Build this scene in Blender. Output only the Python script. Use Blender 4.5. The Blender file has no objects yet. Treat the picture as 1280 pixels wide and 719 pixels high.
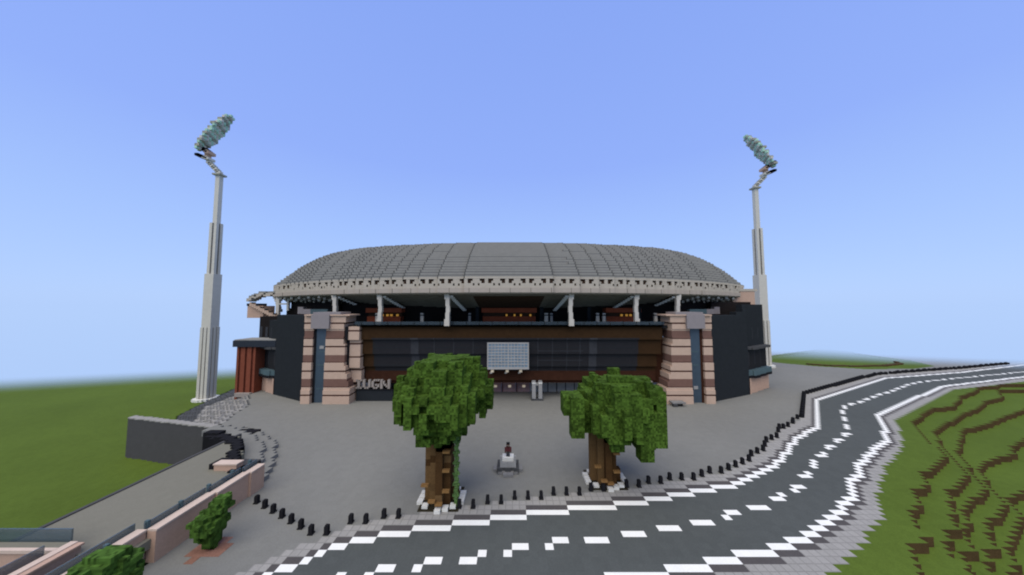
import bpy, math, random
from mathutils import Vector
random.seed(7)
R = math.radians
S = bpy.context.scene
COL = S.collection

# ------------------------------------------------------------------ camera, sky, sun, exposure
cam_d = bpy.data.cameras.new("camera")
cam_d.sensor_width = 36.0
cam_d.lens = 375.0 / 1280.0 * 36.0
cam_d.clip_start = 0.1
cam_d.clip_end = 3000
cam = bpy.data.objects.new("camera", cam_d)
cam.location = (0.0, 0.436, 29.0)
cam.rotation_euler = (R(93.5), 0.0, 0.0)
COL.objects.link(cam)
S.camera = cam

SUN_EL, SUN_AZ = 60.0, 200.0            # azimuth clockwise from +Y
W = bpy.data.worlds.new("World")
S.world = W
W.use_nodes = True
nt = W.node_tree
nt.nodes.clear()
N = nt.nodes.new; Lk = nt.links.new
out = N("ShaderNodeOutputWorld"); bg = N("ShaderNodeBackground")
sky = N("ShaderNodeTexSky"); sky.sky_type = 'NISHITA'; sky.sun_disc = False
sky.sun_elevation = R(SUN_EL); sky.sun_rotation = R(SUN_AZ)
tc = N("ShaderNodeTexCoord"); sep = N("ShaderNodeSeparateXYZ")
Lk(tc.outputs['Generated'], sep.inputs[0])
ramp = N("ShaderNodeValToRGB")
mr = N("ShaderNodeMapRange")
mr.inputs['From Min'].default_value = -0.25; mr.inputs['From Max'].default_value = 0.85
Lk(sep.outputs['Z'], mr.inputs['Value']); Lk(mr.outputs[0], ramp.inputs[0])
el = ramp.color_ramp.elements
el[0].position = 0.0; el[0].color = (5.0, 7.0, 10.9, 1)
el[1].position = 1.0; el[1].color = (2.6, 4.1, 9.9, 1)
for pos, c in ((0.22, (4.9, 6.9, 10.9)), (0.42, (4.0, 5.9, 10.8)), (0.60, (3.2, 4.8, 10.6))):
    e = el.new(pos); e.color = (c[0], c[1], c[2], 1)
mx = N("ShaderNodeMixRGB"); mx.inputs[0].default_value = 0.88
Lk(sky.outputs[0], mx.inputs[1]); Lk(ramp.outputs[0], mx.inputs[2])
Lk(mx.outputs[0], bg.inputs['Color']); bg.inputs['Strength'].default_value = 0.099
Lk(bg.outputs[0], out.inputs[0])

sd = bpy.data.lights.new("sun", 'SUN')
sd.energy = 3.4; sd.angle = R(75); sd.color = (1.0, 0.93, 0.82)
so = bpy.data.objects.new("sun", sd)
a = R(SUN_AZ); ce = math.cos(R(SUN_EL))
sdir = Vector((math.sin(a)*ce, math.cos(a)*ce, math.sin(R(SUN_EL))))
so.rotation_euler = sdir.to_track_quat('Z', 'Y').to_euler()
so.location = (0, 0, 150)
COL.objects.link(so)

S.view_settings.view_transform = 'Standard'
S.view_settings.look = 'None'
S.view_settings.exposure = 0.0
S.view_settings.gamma = 1.0
S.render.engine = 'CYCLES'
S.cycles.filter_width = 2.0

# ------------------------------------------------------------------ materials
def lin(c):
    return tuple((v/255/12.92 if v/255 <= 0.04045 else ((v/255+0.055)/1.055)**2.4) for v in c)

MATS = {}
def mat(name, rgb, var=0.06, px=0.08, pxs=8, rough=0.9, fade=False, emis=0.0, alpha=1.0, spec=0.04, edge=0.0, scale=1.0, patch=0.0):
    """Cubic-block material: a little difference from block to block, pixel grain inside each block."""
    if name in MATS: return MATS[name]
    m = bpy.data.materials.new(name); m.use_nodes = True
    t = m.node_tree; n = t.nodes.new; l = t.links.new
    b = t.nodes['Principled BSDF']; o = t.nodes['Material Output']
    geo = n("ShaderNodeNewGeometry")
    off = n("ShaderNodeVectorMath"); off.operation = 'MULTIPLY_ADD'
    l(geo.outputs['True Normal'], off.inputs[0]); off.inputs[1].default_value = (-0.013,)*3
    l(geo.outputs['Position'], off.inputs[2])
    def cell(s):
        sc = n("ShaderNodeVectorMath"); sc.operation = 'SCALE'; sc.inputs['Scale'].default_value = s
        l(off.outputs[0], sc.inputs[0])
        fl = n("ShaderNodeVectorMath"); fl.operation = 'FLOOR'; l(sc.outputs[0], fl.inputs[0])
        w = n("ShaderNodeTexWhiteNoise"); w.noise_dimensions = '3D'; l(fl.outputs[0], w.inputs['Vector'])
        return w.outputs['Value'], sc
    def rng(v, a_):
        q = n("ShaderNodeMapRange"); l(v, q.inputs['Value'])
        q.inputs['To Min'].default_value = 1-a_; q.inputs['To Max'].default_value = 1+a_
        return q.outputs[0]
    v1, sc1 = cell(scale); v2, _ = cell(pxs)
    mu = n("ShaderNodeMath"); mu.operation = 'MULTIPLY'
    l(rng(v1, var), mu.inputs[0]); l(rng(v2, px), mu.inputs[1])
    fac = mu.outputs[0]
    if patch > 0:
        no = n("ShaderNodeTexNoise"); no.inputs['Scale'].default_value = 0.045; no.inputs['Detail'].default_value = 4
        l(geo.outputs['Position'], no.inputs['Vector'])
        m3 = n("ShaderNodeMath"); m3.operation = 'MULTIPLY'
        q = n("ShaderNodeMapRange"); l(no.outputs['Fac'], q.inputs['Value'])
        q.inputs['From Min'].default_value = 0.3; q.inputs['From Max'].default_value = 0.7
        q.inputs['To Min'].default_value = 1-patch; q.inputs['To Max'].default_value = 1+patch
        l(fac, m3.inputs[0]); l(q.outputs[0], m3.inputs[1]); fac = m3.outputs[0]
    if edge > 0:      # worn joint line round each block
        fr = n("ShaderNodeVectorMath"); fr.operation = 'FRACTION'; l(sc1.outputs[0], fr.inputs[0])
        sp = n("ShaderNodeSeparateXYZ"); l(fr.outputs[0], sp.inputs[0])
        prev = None
        for ax in ('X', 'Y'):
            g = n("ShaderNodeMath"); g.operation = 'GREATER_THAN'; g.inputs[1].default_value = 0.14
            l(sp.outputs[ax], g.inputs[0])
            if prev is None: prev = g.outputs[0]
            else:
                mn = n("ShaderNodeMath"); mn.operation = 'MINIMUM'; l(prev, mn.inputs[0]); l(g.outputs[0], mn.inputs[1]); prev = mn.outputs[0]
        q = n("ShaderNodeMapRange"); l(prev, q.inputs['Value']); q.inputs['To Min'].default_value = 1-edge; q.inputs['To Max'].default_value = 1.0
        m4 = n("ShaderNodeMath"); m4.operation = 'MULTIPLY'; l(fac, m4.inputs[0]); l(q.outputs[0], m4.inputs[1]); fac = m4.outputs[0]
    vm = n("ShaderNodeVectorMath"); vm.operation = 'SCALE'; vm.inputs[0].default_value = rgb; l(fac, vm.inputs['Scale'])
    l(vm.outputs[0], b.inputs['Base Color'])
    b.inputs['Roughness'].default_value = rough
    b.inputs['Specular IOR Level'].default_value = spec
    b.inputs['Alpha'].default_value = alpha
    if emis > 0:
        l(vm.outputs[0], b.inputs['Emission Color']); b.inputs['Emission Strength'].default_value = emis
    if fade:          # distance haze put into the material: ground turns transparent towards its far rim
        sp = n("ShaderNodeSeparateXYZ"); l(geo.outputs['Position'], sp.inputs[0])
        q = n("ShaderNodeMapRange"); q.interpolation_type = 'SMOOTHSTEP'
        q.inputs['From Min'].default_value = 204; q.inputs['From Max'].default_value = 252
        ab = n("ShaderNodeMath"); ab.operation = 'ABSOLUTE'; l(sp.outputs['X'], ab.inputs[0])
        ad = n("ShaderNodeMath"); ad.operation = 'MULTIPLY_ADD'; ad.inputs[1].default_value = 0.30
        l(ab.outputs[0], ad.inputs[0]); l(sp.outputs['Y'], ad.inputs[2]); l(ad.outputs[0], q.inputs['Value'])
        tr = n("ShaderNodeBsdfTransparent"); ms = n("ShaderNodeMixShader")
        l(q.outputs[0], ms.inputs[0]); l(b.outputs[0], ms.inputs[1]); l(tr.outputs[0], ms.inputs[2]); l(ms.outputs[0], o.inputs[0])
    MATS[name] = m
    return m

K = 0.80   # measured screen tone -> base colour
def tone(r, g, b, k=K):
    c = lin((r, g, b)); return (c[0]*k*1.02, c[1]*k*0.99, c[2]*k*0.86)

M_PLAZA  = mat('plaza_stone', tone(132,132,129), .03, .05, fade=True, patch=.05)
M_ASPH   = mat('asphalt', tone(89,93,93), .04, .06, fade=True, patch=.05)
M_WHITE  = mat('white_concrete', tone(238,238,236,.92), .02, .03, fade=True)
M_STRIP  = mat('dark_kerb_stone', tone(90,87,88), .03, .06, fade=True)
M_SLAB   = mat('paving_slab', tone(162,160,158), .05, .05, fade=True, edge=.22)
M_GRASS  = mat('grass', tone(88,107,44), .05, .09, fade=True, patch=.08)
M_DIRT   = mat('dirt', tone(84,68,46), .10, .15, fade=True)
M_GRAVEL = mat('dark_gravel', tone(84,86,90), .05, .08, fade=True)
M_CINDER = mat('dark_grey_wall', tone(84,84,87), .03, .05)
M_DECK   = mat('deck_stone', tone(127,125,115), .02, .04, patch=.04)
M_BLACK  = mat('black_block', tone(36,36,40), .08, .12)
M_CHAR   = mat('charcoal_cladding', tone(46,50,55), .04, .07)
M_PINK   = mat('pink_terracotta', tone(196,166,150), .03, .05)
M_PINKT  = mat('pale_terracotta_coping', tone(214,194,182), .03, .04)
M_PYPALE = mat('pylon_pale_stone', tone(200,174,158), .03, .05)
M_PYDARK = mat('pylon_red_stone', tone(124,96,88), .04, .06)
M_PYLINE = mat('pylon_shadow_line', tone(90,66,60), .04, .06)  # thin shadow line below the overhanging courses, put in as a darker colour
M_CAP    = mat('pylon_cap_stone', tone(146,140,144), .03, .05)
M_ROOF   = mat('roof_slab_grey', tone(145,144,142), .035, .05)
M_ROOFS  = mat('roof_riser_dark', tone(106,107,108), .035, .05)  # darker grey for the foot of each riser and for side risers
M_SEAM   = mat('roof_seam', tone(88,89,90), .03, .04)
M_RIM    = mat('roof_rim_pale', tone(186,178,168), .03, .05)
M_RIMLOW = mat('roof_rim_rose', tone(178,168,160), .03, .05)
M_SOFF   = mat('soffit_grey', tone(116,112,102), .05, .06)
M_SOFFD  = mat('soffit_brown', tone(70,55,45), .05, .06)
M_STEEL  = mat('pale_post', tone(205,200,194), .04, .06)
M_BROWN  = mat('dark_oak', tone(62,45,30), .07, .10)
M_BROWN2 = mat('dark_red_oak', tone(66,42,32), .10, .12)
M_GLASSD = mat('dark_facade_glass', tone(40,39,42), .05, .05, rough=.4, spec=.15)
M_GLASSF = mat('facade_mullion', tone(62,64,70), .05, .05)
M_BLUE   = mat('blue_pylon_glass', tone(62,78,94), .06, .06, rough=.3, spec=.5)
M_TEAL   = mat('teal_glass', tone(84,104,116), .05, .05, rough=.2, spec=.5, alpha=.62)
M_TEALD  = mat('dark_teal_glass', tone(58,70,78), .05, .05, rough=.3, spec=.3, alpha=.75)
M_TEALS  = mat('teal_ledge', tone(84,104,112), .05, .05, rough=.4)
M_WINP   = mat('pale_blue_pane', tone(122,146,168), .12, .06, rough=.3, spec=.5)
M_WINF   = mat('window_frame', tone(172,172,174), .04, .04)
M_ORANGE = mat('orange_kiosk', tone(158,84,60), .08, .10)
M_YELL   = mat('yellow_lamp', tone(220,165,80), .05, .05, emis=.4)
M_LAMP   = mat('warm_lamp', tone(235,222,205), .05, .05, emis=.35)
M_RUST   = mat('rust_block', tone(132,76,60), .06, .08)
M_RUSTD  = mat('rust_block_dark', tone(96,50,40), .06, .08)
M_NAVY   = mat('navy_roof', tone(52,58,68), .04, .06)
M_TOWER  = mat('mast_quartz', tone(206,203,197), .03, .04)
M_TOWERG = mat('mast_groove', tone(112,110,110), .04, .05)
M_SEA    = mat('floodlight_teal', tone(176,214,196), .16, .08)
M_SEAD   = mat('floodlight_frame', tone(160,160,150), .10, .08)
M_LEAF   = mat('leaves', tone(66,90,34), .26, .5, pxs=4)
M_LEAF2  = mat('bush_leaves', tone(66,94,40), .18, .5, pxs=4)
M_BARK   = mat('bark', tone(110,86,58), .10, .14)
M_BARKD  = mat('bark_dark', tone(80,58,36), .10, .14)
M_TAN    = mat('tan_knot', tone(142,108,68), .05, .08)
M_VINE   = mat('vine', tone(84,112,66), .20, .5)
M_SOIL   = mat('soil', tone(52,48,38), .10, .14)
M_QUARTZ = mat('white_quartz', tone(228,228,226), .03, .04)
M_STONE  = mat('grey_stone', tone(132,132,134), .08, .10)
M_STONED = mat('dark_stone', tone(78,79,82), .10, .12)
M_REDC   = mat('red_coat', tone(96,52,56), .08, .08)
M_SKIN   = mat('dark_skin', tone(84,60,52), .04, .04)
M_BRICK  = mat('red_brick', tone(150,112,98), .12, .12, fade=True)
M_LETTER = mat('letter_quartz', tone(158,150,146), .04, .04)
M_DOORP  = mat('rose_door', tone(170,140,142), .06, .08)
M_WALLG  = mat('grey_panel', tone(160,160,162), .05, .06)
M_INTER  = mat('dark_interior', tone(40,36,36), .08, .10)

# ------------------------------------------------------------------ mesh helpers
class MB:
    def __init__(s): s.v = []; s.f = []; s.m = []; s.mats = []
    def mi(s, m):
        if m not in s.mats: s.mats.append(m)
        return s.mats.index(m)
    def quad(s, pts, m):
        b = len(s.v); s.v += [tuple(p) for p in pts]; s.f.append(tuple(range(b, b+len(pts)))); s.m.append(s.mi(m))
    def box(s, x0, y0, z0, x1, y1, z1, m):
        if x0 > x1: x0, x1 = x1, x0
        if y0 > y1: y0, y1 = y1, y0
        if z0 > z1: z0, z1 = z1, z0
        b = len(s.v)
        s.v += [(x0,y0,z0),(x1,y0,z0),(x1,y1,z0),(x0,y1,z0),(x0,y0,z1),(x1,y0,z1),(x1,y1,z1),(x0,y1,z1)]
        k = s.mi(m)
        for f in ((3,2,1,0),(4,5,6,7),(0,1,5,4),(1,2,6,5),(2,3,7,6),(3,0,4,7)):
            s.f.append(tuple(b+i for i in f)); s.m.append(k)
    def vox(s, cells, sz=1.0, o=(0,0,0)):
        """cells {(i,j,k): material}; only outer faces are made"""
        D = (((1,0,0),((1,0,0),(1,1,0),(1,1,1),(1,0,1))), ((-1,0,0),((0,1,0),(0,0,0),(0,0,1),(0,1,1))),
             ((0,1,0),((1,1,0),(0,1,0),(0,1,1),(1,1,1))), ((0,-1,0),((0,0,0),(1,0,0),(1,0,1),(0,0,1))),
             ((0,0,1),((0,0,1),(1,0,1),(1,1,1),(0,1,1))), ((0,0,-1),((0,1,0),(1,1,0),(1,0,0),(0,0,0))))
        if not isinstance(sz, tuple): sz = (sz,)*3
        for (i,j,k), m in cells.items():
            for d, q in D:
                if (i+d[0], j+d[1], k+d[2]) in cells: continue
                s.quad([(o[0]+(i+a)*sz[0], o[1]+(j+b)*sz[1], o[2]+(k+c)*sz[2]) for a,b,c in q], m)
    def build(s, name, parent=None, loc=None):
        me = bpy.data.meshes.new(name)
        v = s.v
        if loc: v = [(a-loc[0], b-loc[1], c-loc[2]) for a,b,c in v]
        me.from_pydata(v, [], s.f)
        for m in s.mats: me.materials.append(m)
        me.polygons.foreach_set('material_index', s.m); me.update()
        ob = bpy.data.objects.new(name, me)
        if loc and not parent: ob.location = loc
        COL.objects.link(ob)
        if parent:
            ob.parent = parent
        return ob

def tag(o, label=None, cat=None, group=None, kind=None):
    if label: o['label'] = label
    if cat: o['category'] = cat
    if group: o['group'] = group
    if kind: o['kind'] = kind
    return o
def thing(name, loc, label, cat, group=None):
    o = bpy.data.objects.new(name, None); o.location = loc; o.empty_display_size = .3
    COL.objects.link(o); return tag(o, label, cat, group)
KEEP = {'crown','foliage','tread','riser','roof','fence_post','panel','stair','soffit','roof_lattice','lamp_panel','base_ring','trunk'}
def pieces(mb):
    """split a pile of boxes into its separate touching clusters"""
    nb = len(mb.v)//8
    if len(mb.v) != nb*8 or len(mb.f) != nb*6 or nb > 700: return [mb]
    bb = [(mb.v[8*i], mb.v[8*i+6]) for i in range(nb)]
    par = list(range(nb))
    def find(x):
        while par[x] != x: par[x] = par[par[x]]; x = par[x]
        return x
    e = .02
    for i in range(nb):
        for j in range(i):
            if all(bb[i][0][k] <= bb[j][1][k]+e and bb[j][0][k] <= bb[i][1][k]+e for k in range(3)): par[find(i)] = find(j)
    gr = {}
    for i in range(nb): gr.setdefault(find(i), []).append(i)
    if not 2 <= len(gr) <= 24: return [mb]
    res = []
    for g in gr.values():
        m = MB(); m.mats = mb.mats
        for n_, i in enumerate(g):
            m.v += mb.v[8*i:8*i+8]
            for q in range(6):
                m.f.append(tuple(v-8*i+8*n_ for v in mb.f[6*i+q])); m.m.append(mb.m[6*i+q])
        res.append(m)
    return res
def part(mb, name, root):            # vertices given in world space, re-based on the thing's origin
    l = root.location if root.parent is None else root.parent.location
    ps = [mb] if name in KEEP else pieces(mb)
    o = None
    for m in ps:
        m.v = [(a-l[0], b-l[1], c-l[2]) for a,b,c in m.v]
        q = m.build(name, root); o = o or q
    return o

def lerp_poly(P):
    P = sorted(P)
    def f(x):
        if x <= P[0][0]: a, b = P[0], P[1]
        elif x >= P[-1][0]: a, b = P[-2], P[-1]
        else:
            for a, b in zip(P, P[1:]):
                if a[0] <= x <= b[0]: break
        return a[1] + (b[1]-a[1])*(x-a[0])/max(1e-6, b[0]-a[0])
    return f
def inside(x, y, P):
    c = False; j = len(P)-1
    for i in range(len(P)):
        if (P[i][1] > y) != (P[j][1] > y) and x < (P[j][0]-P[i][0])*(y-P[i][1])/(P[j][1]-P[i][1])+P[i][0]: c = not c
        j = i
    return c

# ------------------------------------------------------------------ ground: plaza, road, pavement, grass
INNER = [(-60,2),(-26.8,34.6),(-25.7,35.3),(-24.7,36.2),(-23.7,37.1),(-22.7,38.2),(-20.6,39.1),(-17.2,40.1),(-12.6,41.1),(-7.1,42.2),(-2.2,43.2),(2.5,44.2),(8.6,45.1),(15.0,46.1),(20.1,47.2),(23.8,48.2),(28.5,49.1),(32.6,50.2),(35.5,51.1),(38.2,52.2),(41.1,53.6),(44.7,55.7),(47.4,57.2),(50.1,58.7),(52.8,61.1),(55.8,63.3),(57.4,64.7),(61.0,67.4),(64.2,69.4),(67.5,71.5),(71.4,73.3),(93.5,95.1),(150.8,123.4),(160.7,125.5),(195.9,133.6),(252.8,150.6),(340,172)]
OUTER = [(-60,22),(-10,31.4),(11.1,34.2),(16.1,34.9),(20.2,35.8),(24.3,36.8),(29.9,37.8),(32.8,38.8),(35.8,39.8),(38.4,40.8),(40.5,41.8),(42.4,42.7),(44.4,43.7),(45.7,44.6),(47.4,45.8),(49.5,46.8),(51.2,48.0),(54.1,50.6),(55.8,52.4),(58.0,53.3),(60.2,54.8),(62.9,57.2),(65.4,58.3),(67.8,60.4),(71.3,62.0),(75.7,64.7),(80.5,66.6),(96.3,82.1),(118.5,93.0),(155.4,110.8),(210.0,125.5),(340,158)]
CENTER = [(-60,20),(-18.6,34.0),(-14.1,35.4),(-9.1,36.2),(-5.0,36.7),(-2.8,37.3),(1.0,38.3),(5.9,39.2),(10.6,39.6),(15.7,40.5),(20.6,41.5),(25.2,42.6),(28.5,43.6),(31.6,44.5),(35.7,45.5),(40.2,47.4),(45.5,50.2),(50.3,53.6),(55.7,57.7),(60.3,60.7),(65.0,63.7),(70.4,67.4),(76.0,70.4),(95.3,88.7),(106.5,93.7),(140.3,110.2),(153.5,116.4),(178.1,122.7),(218.0,132.8),(340,164)]
GEDGE = [(-60,14),(0,28),(31.2,33.6),(34.3,34.6),(39.2,37.0),(43.2,39.2),(46.1,41.0),(50.4,43.4),(53.2,46.0),(57.3,49.2),(63.3,53.6),(67.8,56.9),(73.8,60.1),(81.5,64.8),(95,76.3),(97.8,78.8),(153.4,106.6),(196.6,117.6),(340,150)]
fi, fo, fc, fg = map(lerp_poly, (INNER, OUTER, CENTER, GEDGE))
PLAZA = [(-41,46),(-45,50),(-50,56),(-56,63),(-59,70.5),(-70.5,74),(-74,82),(-77,90),(-86,101),(-94,112),(-100,140),(-104,225),(340,225),(340,-10),(-60,-10),(-41,20)]
FARGR = [(193,225),(193,190),(134,168),(133,158),(146,147),(162,140),(185,141),(204,147),(212,162),(204,180),(235,225)]
HILLC = []
def hillpoly(pts): return pts + [(pts[-1][0], 0), (340, 0), (340, pts[0][1])]
HA = [(169,111.5),(159,105.3),(144.4,99.1),(140.8,96.7),(127.6,89.4),(119,87.5),(100.5,77.8),(83.4,60.3),(69.8,53.7),(66.9,50.8),(63.6,49.8),(59.5,46.1),(57,45.3),(52.3,40.2),(48.1,38.4),(46.5,36.5),(42,33)]
HB = [(180,114),(161.7,101.6),(149.5,97.5),(140.2,92.4),(124.6,85.9),(100.3,74.1),(81.4,56),(70.4,51),(65.1,46.8),(60.8,43.6),(57.3,42.2),(53.8,39.1),(52.1,37),(48,33)]
HC = [(163.4,96.8),(137.2,86.9),(122.9,81.3),(113.9,78.8),(111,76.5),(94.9,66.6),(82.3,54.6),(70.3,49.2),(66.4,45.8),(63.9,45),(59.9,41.6),(57,40.3),(52,36)]
HD = [(150,84),(128.8,77.5),(115.8,72.4),(112.5,69.8),(103.9,67),(96.9,64.7),(91.8,61.7),(82.3,52.6),(70.5,47.2),(65.8,43.5),(63.4,42.8),(56,37)]
HE = [(120,68),(99.5,60),(91.1,56.8),(87,55.8),(82.6,51.2),(70.7,45.5),(67,42.8),(60,38.5)]
HF = [(115,62),(95,54.5),(84,48.5),(72,43),(64,38.5)]
HG = [(110,56),(92,49),(80,43.5),(70,39)]
HILLP = [hillpoly(h) for h in (HA, HB, HC, HD, HE, HF, HG)]

X0, X1, Y0, Y1 = -104, 330, 4, 222
cls = {}
for i in range(X0, X1):
    x = i+.5
    if i > -42:
        ia, ib = math.floor(fi(i)), math.floor(fi(i+1)); itop = max(ia, ib-1)
        oa, ob_ = math.floor(fo(i)), math.floor(fo(i+1)); otop = max(oa, ob_-1)
        ge = fg(x); ca = math.floor(fc(x))
    else: ia = None
    for j in range(Y0, Y1):
        y = j+.5; c = None
        if ia is not None and y < itop+5:
            nsl = 3 if i < 40 else 4
            if j > itop+1+nsl: pass
            elif j > itop+1: c = 'slab' if j <= itop+nsl else None
            elif j > itop: c = 'strip'
            elif j >= ia: c = 'white'
            elif j > otop: c = 'dash' if (j == ca and (i % 5) in (4, 0, 1)) else 'road'
            elif j >= oa: c = 'white'
            elif j >= oa-1: c = 'strip'
            elif y > ge: c = 'slab'
            else: c = 'grass'
        if c is None:
            if not inside(x, y, PLAZA): continue
            c = 'far' if inside(x, y, FARGR) else 'plaza'
        if ia is None and not inside(x, y, PLAZA): continue
        cls[i, j] = c

def runs(kinds, z, m, name, **k):
    mb = MB(); zz = z if callable(z) else (lambda i, j: z)
    for j in range(Y0, Y1):
        i = X0
        while i < X1:
            if cls.get((i, j)) in kinds:
                a = i
                while i < X1 and cls.get((i, j)) in kinds: i += 1
                mb.quad([(a,j,z),(i,j,z),(i,j+1,z),(a,j+1,z)], m)
            else: i += 1
    return tag(mb.build(name), **k)
runs(('plaza',), 0, M_PLAZA, 'plaza', kind='structure')
runs(('road',), 0, M_ASPH, 'road', kind='structure')
runs(('white', 'dash'), 0, M_WHITE, 'road_marking', kind='structure')
runs(('strip',), 0, M_STRIP, 'kerb_strip', kind='structure')
runs(('slab',), 0, M_SLAB, 'pavement', kind='structure')
def fh(x, y):
    def sm(t): t = max(0, min(1, t)); return t*t*(3-2*t)
    return 2.4*sm((y-156)/42)*sm((x-132)/16)*sm((232-x)/40)
mb = MB()
for (i, j), c in cls.items():
    if c == 'far': mb.quad([(i,j,fh(i,j)),(i+1,j,fh(i+1,j)),(i+1,j+1,fh(i+1,j+1)),(i,j+1,fh(i,j+1))], M_GRASS)
tag(mb.build('grass_verge'), kind='structure')

# stepped grass bank falling away right of the road
def hz(i, j): return -sum(inside(i+.5, j+.5, P) for P in HILLP)*1.25
H = {}
for (i, j), c in cls.items():
    if c == 'grass': H[i, j] = hz(i, j)
mb = MB()
for j in range(Y0, Y1):
    i = X0
    while i < X1:
        if (i, j) in H:
            a = i; h = H[i, j]
            while i < X1 and H.get((i, j)) == h: i += 1
            mb.quad([(a,j,h),(i,j,h),(i,j+1,h),(a,j+1,h)], M_GRASS)
        else: i += 1
for (i, j), h in H.items():
    for di, dj, q in ((-1,0,((0,1),(0,0))), (0,-1,((0,0),(1,0))), (1,0,((1,0),(1,1))), (0,1,((1,1),(0,1)))):
        g = H.get((i+di, j+dj), 0 if (i+di, j+dj) in cls else -9)
        if g < h:
            (a0,b0),(a1,b1) = q
            mb.quad([(i+a0,j+b0,g),(i+a1,j+b1,g),(i+a1,j+b1,h),(i+a0,j+b0,h)], M_DIRT)
        elif (i+di, j+dj) not in H and g > h:
            (a1,b1),(a0,b0) = q
            mb.quad([(i+a0,j+b0,h),(i+a1,j+b1,h),(i+a1,j+b1,g),(i+a0,j+b0,g)], M_DIRT)
# curved dirt lip on the far lawn
tag(mb.build('grass_bank'), kind='structure')
mb = MB()
LIP = [(146,150.5),(152,147),(165,145.5),(180,147),(194,152),(198,157)]
for a, b in zip(LIP, LIP[1:]):
    n_ = int(max(abs(b[0]-a[0]), abs(b[1]-a[1])))
    for k in range(n_):
        x = math.floor(a[0]+(b[0]-a[0])*k/n_); y = math.floor(a[1]+(b[1]-a[1])*k/n_)
        mb.box(x, y, 0, x+1, y+1.5, .55, M_DIRT)
tag(mb.build('dirt_ridge'), kind='structure')

# low grass plain (river level), ten blocks under the plaza
mb = MB()
for xa in range(-420, 420, 60):
    for ya in range(-60, 260, 60):
        mb.quad([(xa,ya,-10),(xa+60,ya,-10),(xa+60,ya+60,-10),(xa,ya+60,-10)], M_GRASS)
tag(mb.build('grass_plain'), kind='structure')

# stepped stone slope from plaza down to the plain on the left
IN_ = [(-70.5,74),(-74,82),(-77,90),(-86,101),(-94,112),(-100,140),(-104,214)]
OUT = [(-96,76),(-101,84),(-106,93),(-119,110),(-126,128),(-136,160),(-140,214)]
f_in = lerp_poly([(b, a) for a, b in IN_]); f_out = lerp_poly([(b, a) for a, b in OUT])
mb = MB(); HS = {}
for j in range(75, 200):
    xa, xb = f_in(j+.5), f_out(j+.5)
    for i in range(math.floor(xb), math.ceil(xa)+1):
        if (i, j) in cls or j < 80.4-(i+100)*.2237+1: continue
        t = (xa-(i+.5))/(xa-xb)
        if 0 <= t < 1: HS[i, j] = (-math.ceil(min(1, t)*20)/2, t)
for (i, j), (h, t) in HS.items():
    r = random.random()
    if t < .62 and j < 108: m = (M_SLAB if (math.floor(h*2)+(i+2*j)//5) % 3 != 1 else M_STONE) if r < .85 else M_PLAZA
    else: m = M_GRAVEL
    mb.quad([(i,j,h),(i+1,j,h),(i+1,j+1,h),(i,j+1,h)], m)
    for di, dj, q in ((-1,0,((0,1),(0,0))), (0,-1,((0,0),(1,0))), (1,0,((1,0),(1,1))), (0,1,((1,1),(0,1)))):
        g = HS.get((i+di, j+dj), (0 if (i+di, j+dj) in cls else -10,))[0]
        if g < h:
            (a0,b0),(a1,b1) = q
            mb.quad([(i+a0,j+b0,g),(i+a1,j+b1,g),(i+a1,j+b1,h),(i+a0,j+b0,h)], M_STONE if m is not M_GRAVEL else M_GRAVEL)
        elif (i+di, j+dj) in cls and h < 0:
            (a1,b1),(a0,b0) = q
            mb.quad([(i+a0,j+b0,h),(i+a1,j+b1,h),(i+a1,j+b1,0),(i+a0,j+b0,0)], M_GRAVEL)
tag(mb.build('stone_slope'), kind='structure')

# grey retaining wall
t = thing('retaining_wall', (-85,77,-10), 'long flat dark grey retaining wall with pale top edge left of the footbridge', 'wall')
mb = MB(); mc = MB(); n_ = 41
for k in range(n_):
    x = -100+k; y = 80.4-(80.4-73.8)*k/29.5
    y = round(y*2)/2
    mb.box(x, y, -10, x+1.0, y+1.2, -.25, M_CINDER)
    mc.box(x, y-.1, -.25, x+1.0, y+1.5, .0, M_SLAB)
part(mb, 'wall_face', t); part(mc, 'coping', t)

# ------------------------------------------------------------------ footbridge deck, parapets
t = thing('footbridge', (-48,40,-10), 'raised beige footbridge deck with dark edge running towards the stadium plaza', 'bridge')
mb = MB(); DK = [(-55.7,34.5),(-41,34.5),(-41,49),(-47,51),(-48.5,56),(-54,61),(-55.7,63)]
for j in range(34, 63):
    xs = [i for i in range(-56, -41) if inside(i+.5, j+.5, DK)]
    if xs: mb.box(min(xs)+(.3 if min(xs) == -56 else 0), j, 1.6, max(xs)+1, j+1, 2.6, M_DECK)
mb.box(-46, 10, 1.6, -41, 34, 2.6, M_DECK)
part(mb, 'deck', t)
mb = MB(); mb.box(-56.2, 34.5, 1.2, -55.7, 64, 2.75, M_CINDER); part(mb, 'edge_beam', t)
for y in (42, 54):
    mb = MB(); mb.box(-54, y, -10, -45, y+2, 1.6, M_CINDER); part(mb, 'pier', t)

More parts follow.
